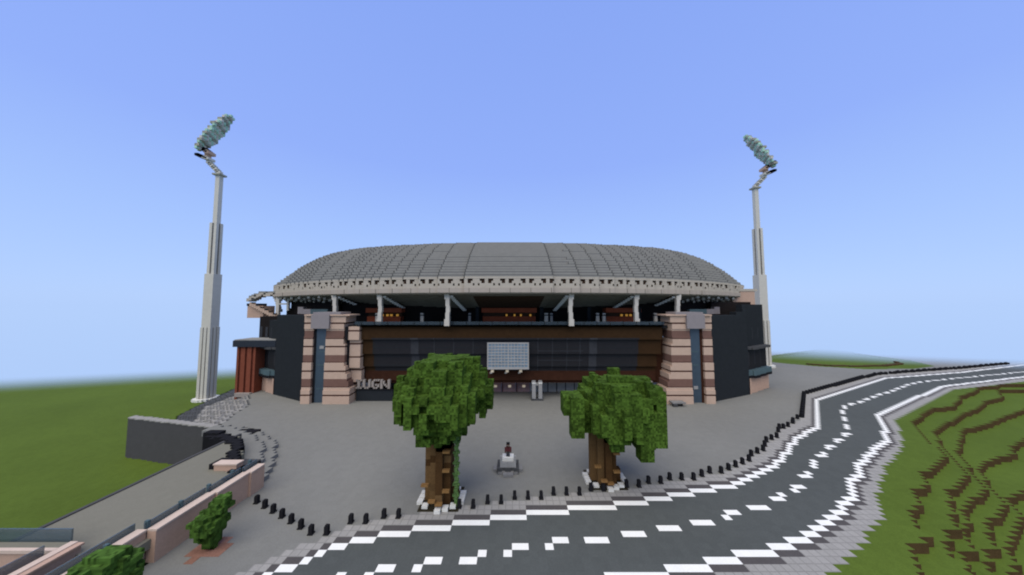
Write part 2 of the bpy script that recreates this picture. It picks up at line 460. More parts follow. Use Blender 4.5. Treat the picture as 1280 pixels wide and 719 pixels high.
# curved steps leading from the bridge end down to the plaza
t = thing('curved_steps', (-56,58,0), 'curved grey steps with dark risers sweeping round the end of the footbridge', 'steps')
P0 = lerp_poly([(-66,67.8),(-57,63.3),(-52,59.2),(-47.6,54),(-44,50),(-41,46)])
P1 = lerp_poly([(-70,74.5),(-63,72.4),(-56,69.3),(-50,65.3),(-46,60.6),(-43,56),(-41,51.4),(-40,44)])
PM = lerp_poly([(-70,72.5),(-63,70.4),(-56,67.0),(-50,62.5),(-46,57.5),(-43,53),(-41,48.4),(-40,42)])
mb = MB(); md = MB(); hh = {}
for i in range(-69, -40):
    for j in range(46, 76):
        y = j+.5; x = i+.5
        if y < P0(x)+.2 or y > P1(x) or (x > -42.5 and y < 50.5): continue
        hh[i, j] = 1.3 if y < PM(x) else .7
for (i, j), h in hh.items():
    mb.quad([(i,j,h),(i+1,j,h),(i+1,j+1,h),(i,j+1,h)], M_PLAZA)
    for di, dj, q in ((-1,0,((0,1),(0,0))), (0,-1,((0,0),(1,0))), (1,0,((1,0),(1,1))), (0,1,((1,1),(0,1)))):
        g = hh.get((i+di, j+dj), 0)
        if g < h:
            (a0,b0),(a1,b1) = q
            md.quad([(i+a0,j+b0,g),(i+a1,j+b1,g),(i+a1,j+b1,h),(i+a0,j+b0,h)], M_STONE)
part(mb, 'tread', t); part(md, 'riser', t)
t2 = thing('black_wall', (-56,60,0), 'low black block wall curving round the far end of the footbridge', 'wall')
mb = MB()
for i in range(-66, -43):
    ya = math.floor(P0(i+1)); yb = max(ya+1, math.floor(P0(i)))
    mb.box(i, ya-.5, -4, i+1, yb+.3, 2.9 if i > -57 else 2.2 if i > -62 else 1.4, M_BLACK)
for (x, y, w, d, h) in ((-66,66.3,3.4,1.6,1.9),(-62.4,68.4,5,2.5,.9),(-49,50.6,2,2.2,3.4)):
    mb.box(x, y, -4, x+w, y+d, h, M_BLACK)
part(mb, 'wall_block', t2)
tz = thing('terracotta_block', (-46,51,0), 'small pink terracotta block at the bridge end of the black curved wall', 'block')
mb = MB(); mb.box(-47.8, 50.2, 1.0, -44.2, 51.4, 3.5, M_PINK); mb.box(-47.9, 50.1, 3.5, -44.1, 51.5, 3.7, M_PINKT); part(mb, 'block', tz)

# terracotta parapet with glass along the bridge
t = thing('bridge_parapet', (-41,36,0), 'pink terracotta parapet wall with teal glass rail between footbridge and plaza', 'wall')
mb = MB(); mc = MB(); mg = MB()
segs = [(-40.6,36,52,3.6)]
for (xx, ya, yb) in ((-40.5,36.2,43),(-40.2,43,48),(-39.9,48,50.5),(-41.6,29.6,36.2),(-43.6,29.0,29.6),(-43.4,10,29.0)):
    if yb-ya < 1: mb.box(-43.4, ya, 0, -40.6, yb, 3.4, M_PINK); mc.box(-43.5, ya-.1, 3.4, -40.5, yb+.1, 3.62, M_PINKT); continue
    mb.box(xx-1, ya, 0, xx, yb, 3.4, M_PINK)
    mc.box(xx-1.05, ya-.003, 3.4, xx+.08, yb, 3.62, M_PINKT)
    mg.box(xx-1.45, ya, 2.6, xx-1.30, yb, 4.25, M_TEAL)
part(mb, 'wall', t); part(mc, 'coping', t); part(mg, 'glass_rail', t)
for y in (33, 36.5, 40, 43.5, 47, 50):
    mg = MB(); mg.box(-42.1, y-.15, 2.6, -41.7, y+.15, 4.4, M_TEALS); part(mg, 'rail_post', t)

t = thing('stairwell_wall', (-55,34,0), 'pink terracotta wall with glass rail around the sunken stair at bottom left', 'wall')
mb = MB(); mc = MB(); mg = MB()
mb.box(-80, 33.4, -6, -47.6, 34.4, 3.3, M_PINK); mb.box(-47.6, 20, -6, -46.4, 34.4, 3.3, M_PINK)
mc.box(-80, 33.2, 3.3, -47.7, 33.6, 3.62, M_PINKT); mc.box(-80, 33.6, 3.3, -47.7, 34.5, 3.5, M_DECK); mc.box(-47.7, 20, 3.3, -46.9, 34.5, 3.6, M_PINKT); mc.box(-46.9, 20, 3.3, -46.2, 34.5, 3.5, M_PINK)
mg.box(-80, 34.7, 2.6, -48.0, 34.85, 4.7, M_TEAL); mg.box(-48.4, 20, 2.0, -48.25, 33, 4.3, M_TEAL)
part(mb, 'wall', t); part(mc, 'coping', t); part(mg, 'glass_rail', t)
mb = MB()
for k in range(14): mb.box(-80+k*2.3, 20, -6, -80+(k+1)*2.3, 33.4, -4.6+k*.3, M_CINDER)
part(mb, 'stair', t)
# ------------------------------------------------------------------ stadium
XC = -1.2
def ycirc(x, r=142.4, y0=88.4): return y0 + r - math.sqrt(max(0, r*r-(x-XC)**2))
ST = thing('stadium', (XC, 92, 0), 'large oval stadium with grey domed roof, striped stone pylons and dark glass front', 'stadium')
# roof shell, half-block steps
XR = 103.0
roof, soff = {}, {}
cols = [i for i in range(int(XC-XR), int(XC+XR)+1) if abs(i+.5-XC) < XR]
YF = {i: math.floor(ycirc(i+.5)+.01) for i in cols}
runmid = {}
i0 = cols[0]
for i in cols+[None]:
    if i is None or YF[i] != YF[i0] or (i-i0) >= 6:
        last = cols[-1] if i is None else i-1
        for q in range(i0, last+1): runmid[q] = (i0+last+1)/2
        i0 = i
for i in cols:
    u = min(.995, abs(runmid[i]-XC)/XR)
    yf = YF[i]
    w = max(2, 44*math.sqrt(1-u**2.6))
    hm = 17.8*(1-u**8)
    for e in range(int(w)):
        tt = 1-(e+.5)/w
        roof[i, yf+e] = float(round(37.6 + hm*(1-tt**2.0)))
        if e < 26 and e < w: soff[i, yf+e] = round((32.75-max(0, min(e,24)-1)*.19)*4)/4
mb = MB()
zmin = {}
for (i, j), h in roof.items():
    m = M_ROOFS if (i-int(XC)) % 9 == 0 and False else M_ROOF
    mb.quad([(i,j,h),(i+1,j,h),(i+1,j+1,h),(i,j+1,h)], m)
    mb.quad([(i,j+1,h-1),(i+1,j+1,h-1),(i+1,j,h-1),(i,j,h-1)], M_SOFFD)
    for di, dj, q in ((-1,0,((0,1),(0,0))), (0,-1,((0,0),(1,0))), (1,0,((1,0),(1,1))), (0,1,((1,1),(0,1)))):
        g = roof.get((i+di, j+dj), h-1)
        if g < h:
            (a0,b0),(a1,b1) = q; gm = min(h, g+.35)
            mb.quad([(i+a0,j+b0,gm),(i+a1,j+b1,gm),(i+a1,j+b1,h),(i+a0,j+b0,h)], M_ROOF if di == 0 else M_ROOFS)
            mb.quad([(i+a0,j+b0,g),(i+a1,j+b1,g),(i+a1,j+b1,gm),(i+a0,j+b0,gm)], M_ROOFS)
for i in cols:
    if i-1 in YF and YF[i] != YF[i-1] and abs(i-XC) < 86 and (abs(i-XC) < 55 or i % 3 == 0):
        for (a_, j), h in list(roof.items()):
            if a_ != i: continue
            h = max(h, roof.get((i-1, j), h)) if h+1.5 > roof.get((i-1, j), h) else h
            mb.box(i-.14, j-.05, h-.9, i+.14, j+1, h+.04, M_SEAM)
part(mb, 'roof', ST)
# rim: lattice fascia over a rose band
PAT = ["###....###..", "##......##..", "...#..#.....", "............"]
mr_ = MB(); ml = MB(); mk = MB()
for i in range(int(XC-XR), int(XC+XR)+1):
    if abs(i+.5-XC) >= XR: continue
    yf = math.floor(ycirc(i+.5)+.01)
    yl = math.floor(ycirc(i-.5)+.01); yr = math.floor(ycirc(i+1.5)+.01)
    dep = max(1, abs(yl-yf), abs(yr-yf))
    mr_.box(i, yf-.05, 37.0, i+1, yf+dep+.5, 37.6, M_RIM)
    for hx in (0, 1):
        c = (2*(i-int(XC)+60)+hx) % 12
        for r in range(4):
            if PAT[r][c] == '#': continue
            mr_.box(i+hx*.5, yf, 36.32-.68*r, i+hx*.5+.5, yf+.5, 37.0-.68*r, M_RIM)
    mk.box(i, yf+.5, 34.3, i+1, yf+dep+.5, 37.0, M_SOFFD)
    ml.box(i, yf-.25, 32.9, i+1, yf+dep+.5, 34.3, M_RIMLOW)
    if (i-int(XC)) % 6 == 0: ml.box(i+.4, yf-.3, 32.95, i+.55, yf-.2, 34.25, M_SOFF)
part(mr_, 'roof_lattice', ST); part(ml, 'roof_rim', ST); part(mk, 'lattice_backing', ST)
mb = MB()
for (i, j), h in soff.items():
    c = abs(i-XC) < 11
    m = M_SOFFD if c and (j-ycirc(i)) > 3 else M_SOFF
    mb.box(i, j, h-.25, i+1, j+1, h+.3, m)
part(mb, 'soffit', ST)
# support posts and raking brackets
for px, py in ((-19.5,90.2),(17.8,90.2),(-41.7,94.6),(39.3,94.6),(-59.5,100.5),(54.9,99.0)):
    s = 1 if px < XC else -1
    mb = MB()
    for k, z in enumerate(range(23, 33)):
        o = (0, .0, .15, .15, .3, .3, .15, .15, 0, -.1)[k]
        w_ = 1.5 if k in (0, 1, 8, 9) else 1.15
        mb.box(px-w_/2+o*s, py+.2, z, px+w_/2+o*s, py+1.4, z+1.0 if k < 9 else 32.7, M_STEEL)
    part(mb, 'roof_post', ST)
    mb = MB(); nst = 11
    lx = (11 if abs(px) < 30 else 5 if abs(px) < 50 else 4)
    for k in range(nst):
        x = px + s*(1+k*.1*lx/11*1.0); y = py+1+k*2.0; z = 31.9-k*.44
        mb.box(x-.35, y, z+.2, x+.35, y+2.0, z+.6, M_SOFFD)
        mb.box(x-.65, y-.05, z-.35, x+.65, y+.7, z+.25, M_QUARTZ)
    part(mb, 'bracket', ST)
# front facade, leaning outwards towards the top
FX0, FX1 = -46, 46
def fy(z): return round(92.4 + (23-z)/18*4.2)*1.0
up, gl_, lo, mu_ = MB(), MB(), MB(), MB()
for k in range(36):
    z0 = 5.2+k*.5; z1 = z0+.5; y = fy(z0)
    xin0, xin1 = FX0, FX1-1.0*(1-(z0-5)/18)
    xin0, xin1 = round(xin0), round(xin1)
    if z0 >= 19: up.box(xin0, y, z0, xin1, y+1.5, z1, M_BROWN)
    elif z0 >= 8.5:
        for a_, b_ in ((xin0, -43), (39, xin1)): up.box(a_, y, z0, b_, y+1.5, z1, M_BROWN)
        gl_.box(-43, y, z0, 39, y+1.5, z1, M_GLASSD)
    else: lo.box(xin0, y, z0, xin1, y+1.5, z1, M_BROWN2)
for z in (10.5, 13.2, 16.0):
    y = fy(z); gl_.box(-43, y-.06, z, 39, y+.2, z+.2, M_CHAR)
for x in (-30, 25):
    for k in range(21):
        z = 8.7+k*.5; mu_.box(x-1.2, fy(z-.01)-.12, z, x+1.2, fy(z-.01)+1.2, z+.5, M_GLASSF)
for x in (-24,-18,-12, 8, 12.5, 17, 21):
    for k in range(21):
        z = 8.7+k*.5; mu_.box(x-.12, fy(z-.01)-.10, z, x+.12, fy(z-.01)+1.2, z+.5, M_GLASSF)
for z in (12, 15): mu_.box(8, fy(z)-.11, z, 22, fy(z)+.2, z+.2, M_GLASSF)
up.box(-47, 92.0, 22.7, 46, 94, 23.2, M_CHAR)
part(up, 'upper_wall', ST); part(gl_, 'glass_front', ST); part(lo, 'lower_wall', ST); part(mu_, 'mullion', ST)
# big pale window
wf = MB(); y = 92.6
wf.box(-7.5, y-.5, 9.9, 5.1, y-.2, 10.5, M_WINF); wf.box(-7.5, y-.5, 17.5, 5.1, y-.2, 17.9, M_WINF)
wf.box(-7.5, y-.5, 10.5, -7.1, y-.2, 17.5, M_WINF); wf.box(4.7, y-.5, 10.5, 5.1, y-.2, 17.5, M_WINF)
for k in range(1, 12): wf.box(-7.1+k*.983-.12, y-.48, 10.5, -7.1+k*.983+.12 if k != 6 else -7.1+k*.983+.25, y-.2, 17.5, M_WINF)
for k in range(1, 8): wf.box(-7.1, y-.46, 10.5+k*.875-.12, 4.7, y-.21, 10.5+k*.875+.12, M_WINF)
fw = part(wf, 'window_frame', ST)
wp = MB(); wp.box(-7.3, y-.3, 10.2, 4.9, y+3.5, 17.6, M_WINP); part(wp, 'window_pane', fw)
for x in (-6.2, -1.6, 2.6):
    mb = MB(); mb.box(x-.35, 94.9, 8.4, x+.55, 95.5, 9.1, M_LAMP); mb.box(x-.7, 95.0, 8.0, x+.0, 95.5, 8.45, M_STEEL); part(mb, 'wall_lamp', ST)
# pink lining strip left of facade
mb = MB()
for k in range(34):
    z = 5.7+k*.5; yy = 92.0+round((22.5-z)*.12)
    mb.box(-49.6, yy, z, -46.3, yy+2, z+.5, M_PYLINE if k % 8 == 7 else M_PYPALE); mb.box(-50.4, yy-.3, z, -49.6, yy+2, z+.5, M_BLACK)  # black box puts in the shade of the gap beside the pylon
part(mb, 'pink_lining', ST)
for xa, xb in ((-51,-45.5),(44.6,48)):
    mb = MB(); mb.box(xa, 96.8, 5, xb, 98.5, 22.9, M_BROWN2); part(mb, 'reveal', ST)
# glass balustrade on top of facade
mb = MB(); mb.box(-48, 92.6, 23.2, 46.5, 92.75, 24.2, M_TEALD)
for x in range(-46, 47, 4): mb.box(x-.1, 92.5, 23.2, x+.1, 92.85, 24.25, M_CHAR)
part(mb, 'balustrade', ST)
# upper concourse
mb = MB(); mb.box(-95, 94, 22.2, 93, 96, 22.9, M_CHAR) if False else None
mb.box(-62, 94, 22.2, 60, 113, 22.9, M_CHAR); part(mb, 'concourse_floor', ST)
mb = MB(); mb.box(-68, 112.6, 22.9, 66, 114, 30.5, M_INTER)
for x in (-24, -13, 10, 20, 27, 45, -48): mb.box(x, 108, 22.9, x+1.2, 109, 28.6, M_CHAR)
part(mb, 'back_wall', ST)
for xa, xb in ((-10.5, 8.5), (-52, -40), (34, 46)):
    mb = MB(); mb.box(xa, 108.5, 23, xb, 112, 25.2, M_ORANGE); mb.box(xa-.4, 108.2, 26.6, xb+.4, 112, 28.2, M_ORANGE)
    mb.box(xa, 109.5, 25.2, xb, 112, 26.6, M_SOFFD)
    k = part(mb, 'kiosk', ST)
    ml = MB()
    for q in (.45, .6, .72, .9):
        x = xa+(xb-xa)*q; ml.box(x-.3, 108.3, 25.3, x+.3, 109.2, 26.0, M_YELL)
    part(ml, 'kiosk_lamp', k)
for x, w_ in ((11.2,1.2),(13.2,.8),(29,1),(31.2,1),(-31.5,1),(-47,1),(-22,.8),(-15,.8),(49,1)):
    mb = MB(); mb.box(x, 104, 22.9, x+w_, 105, 26.5, M_STEEL if w_ >= 1 else M_WALLG); mb.box(x-.2, 103.9, 25.6, x+w_+.2, 105.1, 26.0, M_CHAR); part(mb, 'concourse_column', ST)
# ground floor under the facade
mb = MB(); mb.box(-48, 96.5, 4.9, 46, 105, 5.2, M_BROWN2); part(mb, 'entrance_ceiling', ST)
mb = MB()
mb.box(-48, 104, 0, -8, 105, 4.9, M_CINDER); mb.box(6.2, 104, 0, 28, 105, 4.9, M_WALLG); mb.box(28, 104, 0, 46, 105, 4.9, M_CINDER)
for x in range(9, 28, 3): mb.box(x, 103.85, 0, x+.3, 104, 4.9, M_CINDER)
part(mb, 'entrance_wall', ST)
for x in (-8.0, -3.2, 1.6):
    mb = MB(); mb.box(x+.15, 104, 0, x+4.4, 104.6, 4.8, M_DOORP); mb.box(x-.2, 103.8, 0, x+.15, 104.6, 4.9, M_RUSTD)
    d = part(mb, 'entrance_door', ST)
    ml = MB(); ml.box(x+1.9, 103.7, 1.5, x+2.9, 104, 2.2, M_LAMP); part(ml, 'door_lamp', d)
# sign walls with block letters
FONT = {'I': ["###",".#.",".#.",".#.",".#.","###"], 'U': ["#..#","#..#","#..#","#..#","#..#",".##."],
        'S': [".###","#...",".##.","...#","...#","###."], 'G': [".###","#...","#...","#.##","#..#",".##."],
        'N': ["#...#","##..#","##..#","#.#.#","#..##","#...#"]}
FONT['B'] = ["###.","#..#","###.","#..#","#..#","###."]
for x0, txt in ((-47.9, 'IUGN'), (35.6, 'SIB')):
    mb = MB(); mb.box(x0+.3, 93.9, 0, x0+11.5, 95.6, 3.7, M_CHAR); mb.box(x0+.3, 93.6, 3.4, x0+11.5, 95.6, 3.7, M_BLACK)
    sw = part(mb, 'sign_wall', ST)
    ml = MB(); x = x0+.2
    for ch in txt:
        g = FONT[ch]; cw = .56
        for r, row in enumerate(g):
            for c, v in enumerate(row):
                if v == '#': ml.box(x+c*cw-.08, 93.7, 3.75+(5-r)*.45, x+(c+1)*cw+.08, 94.5, 3.75+(6-r)*.45, M_LETTER)
        x += (len(g[0])+.8)*cw
    part(ml, 'letters', sw)
# free-standing gate posts in the plaza
gt = thing('ticket_gate', (7.6,95,0), 'pair of pale stone gate posts with dark feet in front of the central entrance', 'gate')
mb = MB()
for x in (6.2, 8.2): mb.box(x, 94.6, .5, x+1.1, 95.8, 5.8, M_WALLG); mb.box(x-.05, 94.5, 5.0, x+1.15, 95.9, 5.4, M_QUARTZ)
mb.box(7.3, 94.9, 4.4, 8.2, 95.5, 5.2, M_WALLG); part(mb, 'posts', gt)
mb = MB(); mb.box(5.9, 94.2, 0, 9.6, 96.2, .5, M_STONED); part(mb, 'footing', gt)
gt = thing('stone_bench', (49,89,0), 'small dark stone bench beside the foot of the right striped pylon', 'bench')
mb = MB(); mb.box(46.4, 88.4, 0, 47.6, 89.4, .9, M_STONED); mb.box(48.4, 89.4, 0, 49.6, 90.4, .9, M_BLACK); part(mb, 'leg', gt)
mb = MB(); mb.box(46.2, 88.4, .9, 50, 90.6, 1.25, M_STONE); part(mb, 'seat', gt)

# striped pylons
def pylon(s):
    X = lambda d: XC + s*d           # d = distance from the stadium axis
    st = MB(); st2 = MB(); k = 0
    z = 0.0
    inner = [46.8,47.0,47.6,48.2,48.5,48.8,49.0,49.2,49.4,49.5,49.5,48.9,47.4]
    while z < 26.0:
        ph = z % 7.1
        m = M_PYLINE if (2.15 <= ph < 2.6 or 4.75 <= ph < 5.0) else (M_PYDARK if ph >= 5.0 else M_PYPALE)
        t_ = z/26*12; a_ = inner[int(t_)]
        a_ = (round(a_*2)/2)
        step = .25
        if m is M_PYLINE: a_ += .15
        y0 = 91.6+(0 if z > 22.5 else .0) + (.15 if m is M_PYLINE else 0) + (round(2*(1.4*(z/22 if z < 22 else .6)))/2 if True else 0)*.5
        st.box(X(a_), y0-.6, z, X(54.9), 97.5, z+step, m)            # flared inner leg
        st2.box(X(58.9), y0-.4, z, X(61.6), 97.5, z+step, m)          # outer leg
        z += step
    part(st, 'pylon_leg', ST); part(st2, 'pylon_leg', ST)
    g = MB(); g.box(X(54.9), 92.4, 0, X(58.9), 94, 22.2, M_BLUE)
    g.box(X(54.9), 92.3, 0, X(55.3), 92.4, 22.2, M_BLACK); g.box(X(58.2), 92.3, 0, X(58.9), 92.4, 22.2, M_BLACK if s < 0 else M_BROWN2)
    for zz in (4, 11, 15): g.box(X(54.6), 92.33, zz, X(57.6), 92.4, zz+.25, M_TEALS)
    zz = 16 if s < 0 else 4
    g.box(X(55.8), 92.25, zz, X(57.1), 92.4, zz+.9, M_WALLG)
    part(g, 'pylon_glass', ST)
    c = MB(); c.box(X(53.6), 90.7, 22.2, X(59.0), 97.5, 26.4, M_CAP); c.box(X(50.5), 91.2, 26.4, X(58.8), 97.0, 27.1, M_CAP)
    c.box(X(47.6), 91.0, 26.0, X(53.6), 97.3, 26.4, M_PYPALE); c.box(X(59.0), 91.0, 26.0, X(61.3), 97.3, 26.4, M_PYPALE)
    part(c, 'pylon_cap', ST)
    # dark curved side wall
    w = MB()
    xe = 76.8 if s < 0 else 79.0
    n_ = 16
    for k in range(n_):
        d0 = 61.3+(xe-61.3)*k/n_; d1 = 61.3+(xe-61.3)*(k+1)/n_
        y0 = 92.9+ (100.9-92.9)*((k+.5)/n_)**1.05
        y0 = round(y0*2)/2
        w.box(X(d0), y0, 0, X(d1), y0+3, 26 if k < 11 or s < 0 else 26+round((k-10)*.3), M_CHAR)
    part(w, 'side_wall', ST)
    # stepped balconies further round
    p_, l_, d_ = MB(), MB(), MB()
    for k in range(14):
        d0 = xe+k; y0 = 101.2+k*.62; y0 = round(y0*2)/2
        p_.box(X(d0), y0, 0, X(d0+1), y0+2, 5.2, M_PINK)
        out_ = min(1, k/2.0)*1.5
        l_.box(X(d0), y0-out_, 6.0, X(d0+1), y0+2, 7.6, M_TEALS); l_.box(X(d0), y0-out_-.1, 5.2, X(d0+1), y0+2, 6.0, M_BLACK)
        l_.box(X(d0), y0-out_, 14.5, X(d0+1), y0+2, 15.2, M_STONED)
        d_.box(X(d0), y0+.6, 7.6, X(d0+1), y0+3, 14.5, M_GLASSD)
        if (s < 0 and k < 7) or s > 0: d_.box(X(d0), y0+1.2, 15.2, X(d0+1), y0+4, 24 if s < 0 else 29.5, M_CHAR)
        if k % 4 == 1:
            d_.box(X(d0), y0+.4, 9, X(d0+.8), y0+.6, 13.5, M_GLASSF)
            d_.box(X(d0), y0+1.0, 17.5, X(d0+.8), y0+1.2, 21.5, M_GLASSF)
    p_.box(X(xe), 101, 0, X(xe+.6), 104, 5.2, M_RUSTD)
    part(p_, 'terrace_base', ST); part(l_, 'balcony', ST); part(d_, 'side_glazing', ST)
    # raking struts under the roof end
    for dd in (66, 72, 78, 84, 90, 95):
        q = MB(); yy = ycirc(XC+dd)+1
        for k in range(9):
            d0 = dd-k*.9
            q.box(X(d0), yy+k*1.5, 31.7-k*.5, X(d0+.9), yy+k*1.5+.9, 32.5-k*.5, M_STEEL)
            q.box(X(d0+.1), yy+k*1.5+.3, 31.0-k*.35, X(d0+.5), yy+k*1.5+.7, 31.7-k*.5, M_SOFF)
        part(q, 'bracket', ST)
    q = MB(); yy = ycirc(XC+95)+1
    q.box(X(96), yy, 25, X(97.3), yy+1.2, 33, M_STEEL); q.box(X(92), yy, 27, X(92.8), yy+1, 33, M_STEEL)
    q.box(X(92), yy+.1, 29.5, X(97.3), yy+.9, 30.1, M_STEEL)
    part(q, 'side_truss', ST)
    q = MB()
    for k in range(8): d0 = 63+k*2; yy = ycirc(XC+d0)+2; q.box(X(d0), yy, 26, X(d0+2), yy+2, 27.8 if k < 7 else 28.6, M_TEALS if k < 4 else M_CAP)
    part(q, 'terrace_kerb', ST)
    q = MB()
    for k in range(20):
        d0 = 62+k*1.9; yy = ycirc(XC+d0)+8
        q.box(X(d0), yy, 24, X(d0+2), yy+1, 32.0 if k < 17 else 28, M_INTER)
    part(q, 'upper_back_wall', ST)
pylon(-1); pylon(1)
# left wing: lattice canopy, pink box and raking beam
mb = MB()
for k in range(14):
    x = -112+k; th = 1+min(k, 3)*.5
    for yy in range(0, 4):
        for zz in range(3):
            if (k+yy+zz) % 4 == 0: continue
            top = 32.9+min(k, 5)*.45
            mb.box(x, 127+yy, top-.7*(zz+1), x+1, 128+yy, top-.7*zz, M_RIM if zz else M_ROOF)
for k in range(7): mb.box(-99+k*.5-3, 128, 33-k*1.1, -98+k*.5-3, 129, 34.2-k*1.1, M_STEEL)
part(mb, 'wing_canopy', ST)
mb = MB(); mb.box(-109.6, 125, 24, -103, 131, 29, M_PINK); mb.box(-109.8, 124.8, 29, -106.5, 131, 30, M_BLACK); mb.box(91, 124, 29, 100, 131, 35.0, M_PINK); mb.box(91,123.8,35,101,131,36,M_RIM); mb.box(76,115,24,91,117,30.5,M_INTER); part(mb, 'wing_box', ST)
mb = MB()
for k in range(14):
    x = -108+k*.9; z = 30.5-k*.45
    mb.box(x, 124, z-1.6, x+.95, 125, z, M_PYPALE)
    if k % 2: mb.box(x, 123.8, z, x+.95, 125, z+.4, M_BLACK)
part(mb, 'wing_beam', ST)
mb = MB(); mb.box(-95, 114, 0, -84, 124, 25, M_INTER); part(mb, 'side_core', ST)

# rust coloured annex
an = thing('annex_building', (-89,106,0), 'small rust red ribbed building with navy flat roof at the stadium left side', 'building')
mb = MB()
for k in range(9):
    x = -92.4+k*.7; m = (M_RUST, M_RUSTD, M_RUST)[k % 3]; d = 0 if k % 3 != 1 else .35
    mb.box(x, 102.3+d, -3, x+.7, 108, 15.3, m)
part(mb, 'ribbed_wall', an)
mb = MB(); mb.box(-93.3, 101.6, 15.3, -79, 109, 17.4, M_NAVY); mb.box(-93.0, 101.8, 17.4, -79.2, 108.7, 17.7, M_ROOF); part(mb, 'roof', an)
mb = MB(); mb.box(-91.5, 101.2, -1.0, -86.5, 102.3, 0.2, M_LETTER); part(mb, 'step', an)

# ------------------------------------------------------------------ floodlight masts
def mast(x, y, zb, zs, s, label):
    t = thing('floodlight_mast', (x,y,zb), label, 'floodlight', 'floodlight masts')
    def prism(mb, r, z0, z1, m, gro=None):
        h = .5; n_ = int(math.ceil(r/h))
        # octagonal block column
        for (a_, b_) in ((r, r*.45), (r*.78, r*.78), (r*.45, r)):
            mb.box(x-a_, y-b_, z0, x+a_, y+b_, z1, m)
            z1 -= .003; z0 += .003
    z1, z2, z3, z4 = zs
    mb = MB()
    for dx in (-1.55, 0, 1.55):
        for dy in (-1.55, 0, 1.55):
            if dx or dy: mb.box(x+dx-.55, y+dy-.55, zb, x+dx+.55, y+dy+.55, z1, M_TOWER)
    mb.box(x-1.75, y-1.75, zb, x+1.75, y+1.75, z1-.2, M_TOWERG)
    part(mb, 'lower_shaft', t)
    mb = MB(); mb.box(x-1.9, y-1.9, z1, x+1.9, y+1.9, z2, M_TOWER); part(mb, 'plain_shaft', t)
    mb = MB()
    for dx in (-1, 1):
        for dy in (-1, 1): mb.box(x+dx*.95-.55, y+dy*.95-.55, z2, x+dx*.95+.55, y+dy*.95+.55, z3, M_TOWER)
    mb.box(x-1.2, y-1.2, z2, x+1.2, y+1.2, z3-.2, M_TOWERG); part(mb, 'grooved_shaft', t)
    mb = MB(); mb.box(x-.9, y-.9, z3, x+.9, y+.9, z4, M_TOWER); part(mb, 'upper_shaft', t)
    mb = MB()
    for k in range(16):
        aa = k/16*2*math.pi; r = 3.3
        mb.box(x+r*math.cos(aa)-.7, y+r*math.sin(aa)-.7, zb, x+r*math.cos(aa)+.7, y+r*math.sin(aa)+.7, zb+.9+.002*k, M_QUARTZ)
    mb.box(x-3, y-3, zb, x+3, y+3, zb+.6, M_QUARTZ)
    part(mb, 'base_ring', t)
    mb = MB(); mb.box(x-1.7, y-1.7, z4, x+1.7, y+1.7, z4+.7, M_SEAD); part(mb, 'head_plate', t)
    # arm stepping outwards (s = outward x sign)
    mb = MB()
    for k in range(7):
        a_ = x+s*(k*.8); mb.box(a_-.8, y-.7, z4+.7+k*.8, a_+.8, y+.7, z4+k*.8+1.9, M_SEAD if k % 2 else M_TOWER)
    part(mb, 'arm', t)
    ax, az = x+s*5.6, z4+8.0
    mb = MB()
    for k in range(7):
        mb.box(ax+s*(k*.75-1)-.8, y-1.6, az-1.2+k*.3, ax+s*(k*.75-1)+.8, y+1.6, az-.2+k*.3, M_BLACK if k > 2 else M_TOWER)
        mb.box(ax+s*(k*.75-1)-.8, y-1.7, az+1.4+k*.55, ax+s*(k*.75-1)+.8, y+1.7, az+2.6+k*.55, M_BLACK if k > 1 else M_PINK)
    mb.box(ax-.6, y-1, az-.5, ax+.6, y+1, az+3, M_PINK)
    part(mb, 'bracket', t)
    # elliptical lamp panel leaning over the field
    fdx, fdy = -s*.88, .47
    a_v = Vector((fdx*.50, fdy*.50, .866)); b_v = Vector((-fdy, fdx, 0)); nrm = a_v.cross(b_v).normalized()
    c0 = Vector((x+s*3.0, y, z4+19.6))
    cells = {}
    for ia in range(-10, 11):
        for ib in range(-8, 9):
            wid = 5.6*math.sqrt(max(0, 1-(ia/10.6)**2))
            if abs(ib) > wid: continue
            p = c0 + a_v*ia + b_v*ib*.85
            q = (math.floor(p.x), math.floor(p.y), math.floor(p.z))
            edge = abs(ib) > wid-1.0
            cells[q] = M_SEAD if (ia % 3 == 0) else (M_SEA if (ib % 2) else M_TOWER)
            q2 = (q[0]+s, q[1], q[2])
            if ia % 3 == 0 and q2 not in cells: cells[q2] = M_SEAD
    mb = MB(); mb.vox(cells); part(mb, 'lamp_panel', t)
    return t
mast(-127.5, 128, -10, (20, 42.5, 64.5, 85.5), -1, 'tall pale floodlight mast standing on the grass left of the stadium')
mast(121.0, 146.5, 0, (22, 44, 67, 87), 1, 'tall pale floodlight mast standing on paving right of the stadium')

